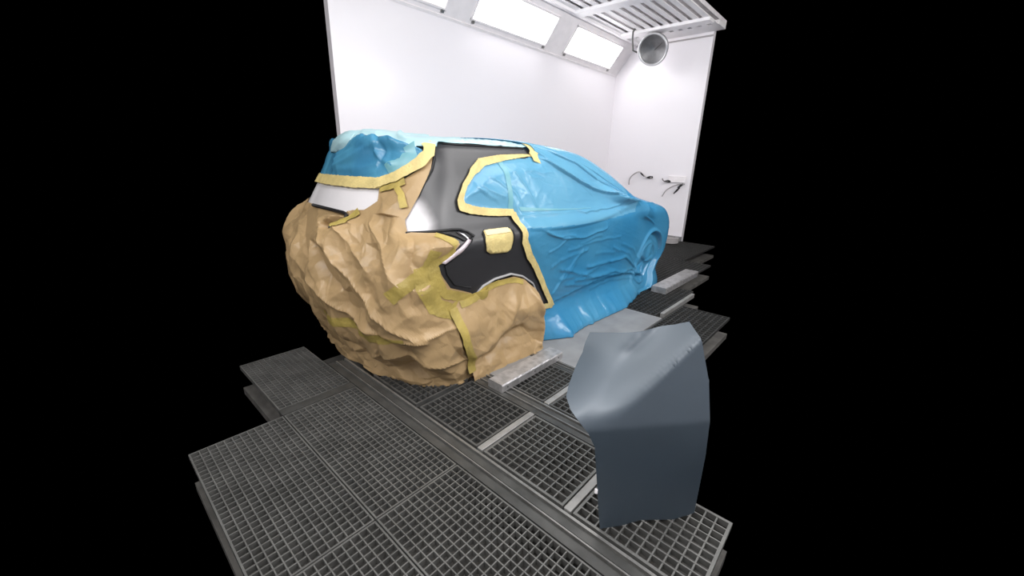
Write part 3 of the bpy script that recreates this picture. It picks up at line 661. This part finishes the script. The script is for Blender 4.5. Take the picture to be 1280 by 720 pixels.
# ------------------------------------------------------------------ loose panel in front
def panel_w(u, z):
    """how far the panel leans back at (u, z): two soft swages run diagonally over the upper half"""
    e = (z-.49)-.80*(u-.04); g = 0.; n = 24
    top = smoothstep(.45, .68, z)
    if e > 0:
        for i in range(n):
            q = e*(i+.5)/n; g += (1.5-1.3*math.exp(-((q-.11)/.038)**2)-1.0*smoothstep(.22, .30, q))*e/n
    return g*top+.06*z+.22*max(0, z-.45)
def build_panel():
    b = Vector((1.17, .53, 0)); d = Vector((.78, -.626, 0)); n = Vector((.626, .78, 0))
    out = [(.02, .70), (.17, .74), (.32, .78), (.37, .80), (.41, .6), (.42, .3), (.41, .02), (.32, .0), (.17, .018), (.09, .002), (.0, .0), (-.012, .08), (-.03, .23), (-.05, .38), (-.078, .44), (-.11, .48), (-.138, .515), (-.142, .54), (-.125, .56), (-.09, .59), (-.03, .64)]
    def w_(u, z):
        return panel_w(u, z)
    pts = [Vector(p) for p in out]; res = []
    for i, a in enumerate(pts):
        c = pts[(i+1) % len(pts)]; k = max(1, int((c-a).length/.012)); res += [a+(c-a)*j/k for j in range(k)]
    ed = [(i, (i+1) % len(res)) for i in range(len(res))]; nb = len(res)
    u = -.2
    while u < .5:
        z = 0.
        while z < .9:
            q = Vector((u, z))
            if inside((u, z), out) and min((q-r).length for r in res[:nb]) > .006: res.append(q)
            z += .012
        u += .012
    V, _, F, *_ = delaunay_2d_cdt(res, ed, [], 1, 1e-6)
    t = thing('car_body_panel', 'loose curved dark blue-grey car panel standing on the gratings in front of the car', 'car panel', b)
    o = build('panel_skin', [p.x*d+w_(p.x, p.y)*n+Vector((0, 0, p.y+.002)) for p in V], [tuple(q) for q in F], M_panel, t, smooth=True, thick=.0025)
    es = o.modifiers.new('rim', 'EDGE_SPLIT'); es.split_angle = .8
    fl = MB().tube([q.x*d+(w_(q.x, q.y)+.003)*n+Vector((0, 0, q.y+.004)) for q in [Vector(p) for p in out[3:7]]], .003, 8).build('folded_edge', M_panel, t, smooth=True)
    cl = MB().box(-.006, .006, -.006, .006, -.009, .009).build('clip', M_white, t, bevel=.002); cl.location = Vector((-.030, 0, 0)).x*d+.01*n+Vector((0, 0, .185)); cl.rotation_euler = (0, .3, .5)
    cl['label'] = 'small white clip'
build_panel()

# ------------------------------------------------------------------ things on the far walls
t = thing('wall_fan', 'round grey metal fan hanging under the ceiling by the room corner', 'fan', (7.2, 3.36, 3.23))
ax = Vector((-.90, -.12, -.40)).normalized(); M = ax.to_track_quat('Z', 'Y').to_matrix().to_4x4() @ Matrix.Scale(.88, 4)
MB().lathe([(.0, -.16), (.16, -.16), (.255, -.10), (.275, 0.), (.275, .05)], M).build('fan_housing', M_fan, t, smooth=True)
MB().lathe([(.275, .03), (.285, .055), (.27, .07), (.245, .06), (.24, .03), (.275, .03)], M).build('rim', mat('pale_rim_steel', (.62, .62, .63), .3, .6), t, smooth=True)
MB().lathe([(.245, .035), (.15, -.02), (.0, -.05)], M).build('dished_guard', M_fan_dark, t, smooth=True)
MB().tube([M @ Vector((.02, -.02, .0)), M @ Vector((.17, .09, .045))], .006, 6).build('rod', M_rail, t)
br = MB().tube([(-.30, .22, .26), (-.28, .26, .23), (-.20, .30, .16), (-.18, .28, -.02), (-.14, .22, -.05)], .014, 8); br.build('bracket', M_rail, t)
MB().box(-.04, .10, -.05, .05, .22, .27).build('mounting_block', M_cross, t)

def hose(name, pts, r, m, label, cat, conn=None, grp=None):
    base = Vector(pts[0]); P = [Vector(p) for p in pts]; q = []
    for i in range(len(P)-1):
        p0, p1, p2, p3 = P[max(0, i-1)], P[i], P[i+1], P[min(len(P)-1, i+2)]
        for k in range(6):
            t_ = k/6; q.append(.5*((2*p1)+(p2-p0)*t_+(2*p0-5*p1+4*p2-p3)*t_*t_+(3*p1-p0-3*p2+p3)*t_**3))
    q.append(P[-1]); t = thing(name, label, cat, base, grp)
    MB().tube([a-base for a in q], r, 8).build('hose', m, t, smooth=True)
    if conn:
        for c0, c1, rr in conn: MB().tube([Vector(c0)-base, (Vector(c0)+Vector(c1))/2-base, Vector(c1)-base], [rr*.7, rr, rr*.5], 10).build('coupling', M_black, t, smooth=True)
X = 7.76
def W(y, z, d=0.): return (X-d, y, z)
hose('air_hose', [W(3.80, .98), W(3.78, 1.10, .03), W(3.68, 1.20, .05), W(3.58, 1.235, .05), W(3.50, 1.18, .04), W(3.44, 1.14, .03), W(3.38, 1.135, .02), W(3.34, 1.14, .01)], .011, M_hose_pale, 'thin grey air hose arching from its black wall coupling above the bonnet', 'hose', [(W(3.34, 1.145, -.03), W(3.42, 1.135, .04), .028), (W(3.56, 1.22, .05), W(3.48, 1.155, .04), .017)], 'air hoses on the end wall')
hose('wall_hook', [W(3.13, 1.13), W(3.10, 1.10, .03), W(3.05, 1.08, .05), W(3.0, 1.08, .03)], .009, M_hose, 'small black hook fixed to the end wall between the two hoses', 'hook', [(W(2.97, 1.085, -.03), W(3.06, 1.085, .05), .026)])
hose('air_hose', [W(3.09, .80, .0), W(3.03, .90, .03), W(2.95, .97, .05), W(2.86, 1.02, .05), W(2.78, 1.05, .03), W(2.70, 1.05, .0)], .010, M_hose_pale, 'thin pale air hose with forked black coupling at the end wall edge', 'hose', [(W(2.73, 1.06, .0), W(2.80, .98, .05), .022), (W(2.77, .99, .03), W(2.86, .87, .05), .018)], 'air hoses on the end wall')
pl = MB().box(-.015, .015, -.16, .16, -.06, .06).build('wall_plate', M_trimw, bevel=.006); pl.location = (7.78, 2.86, 1.13); tag(pl, 'pale grey mounting plate on the end wall above the forked hose', 'plate')
pts = []
for k in range(60):
    a = k*.42; pts.append((7.35+.13*math.cos(a), 2.66+.13*math.sin(a), .02+.0016*k))
c_ = thing('coiled_hose', 'small coil of grey hose on the dark floor by the end wall', 'hose', (7.35, 2.66, 0))
MB().tube([(p[0]-7.35, p[1]-2.66, p[2]) for p in pts], .012, 8).build('hose', M_hose_pale, c_, smooth=True)
struct(MB().box(7.74, 7.8, 2.62, 4.35, 0, .08).build('baseboard_right', M_slab))
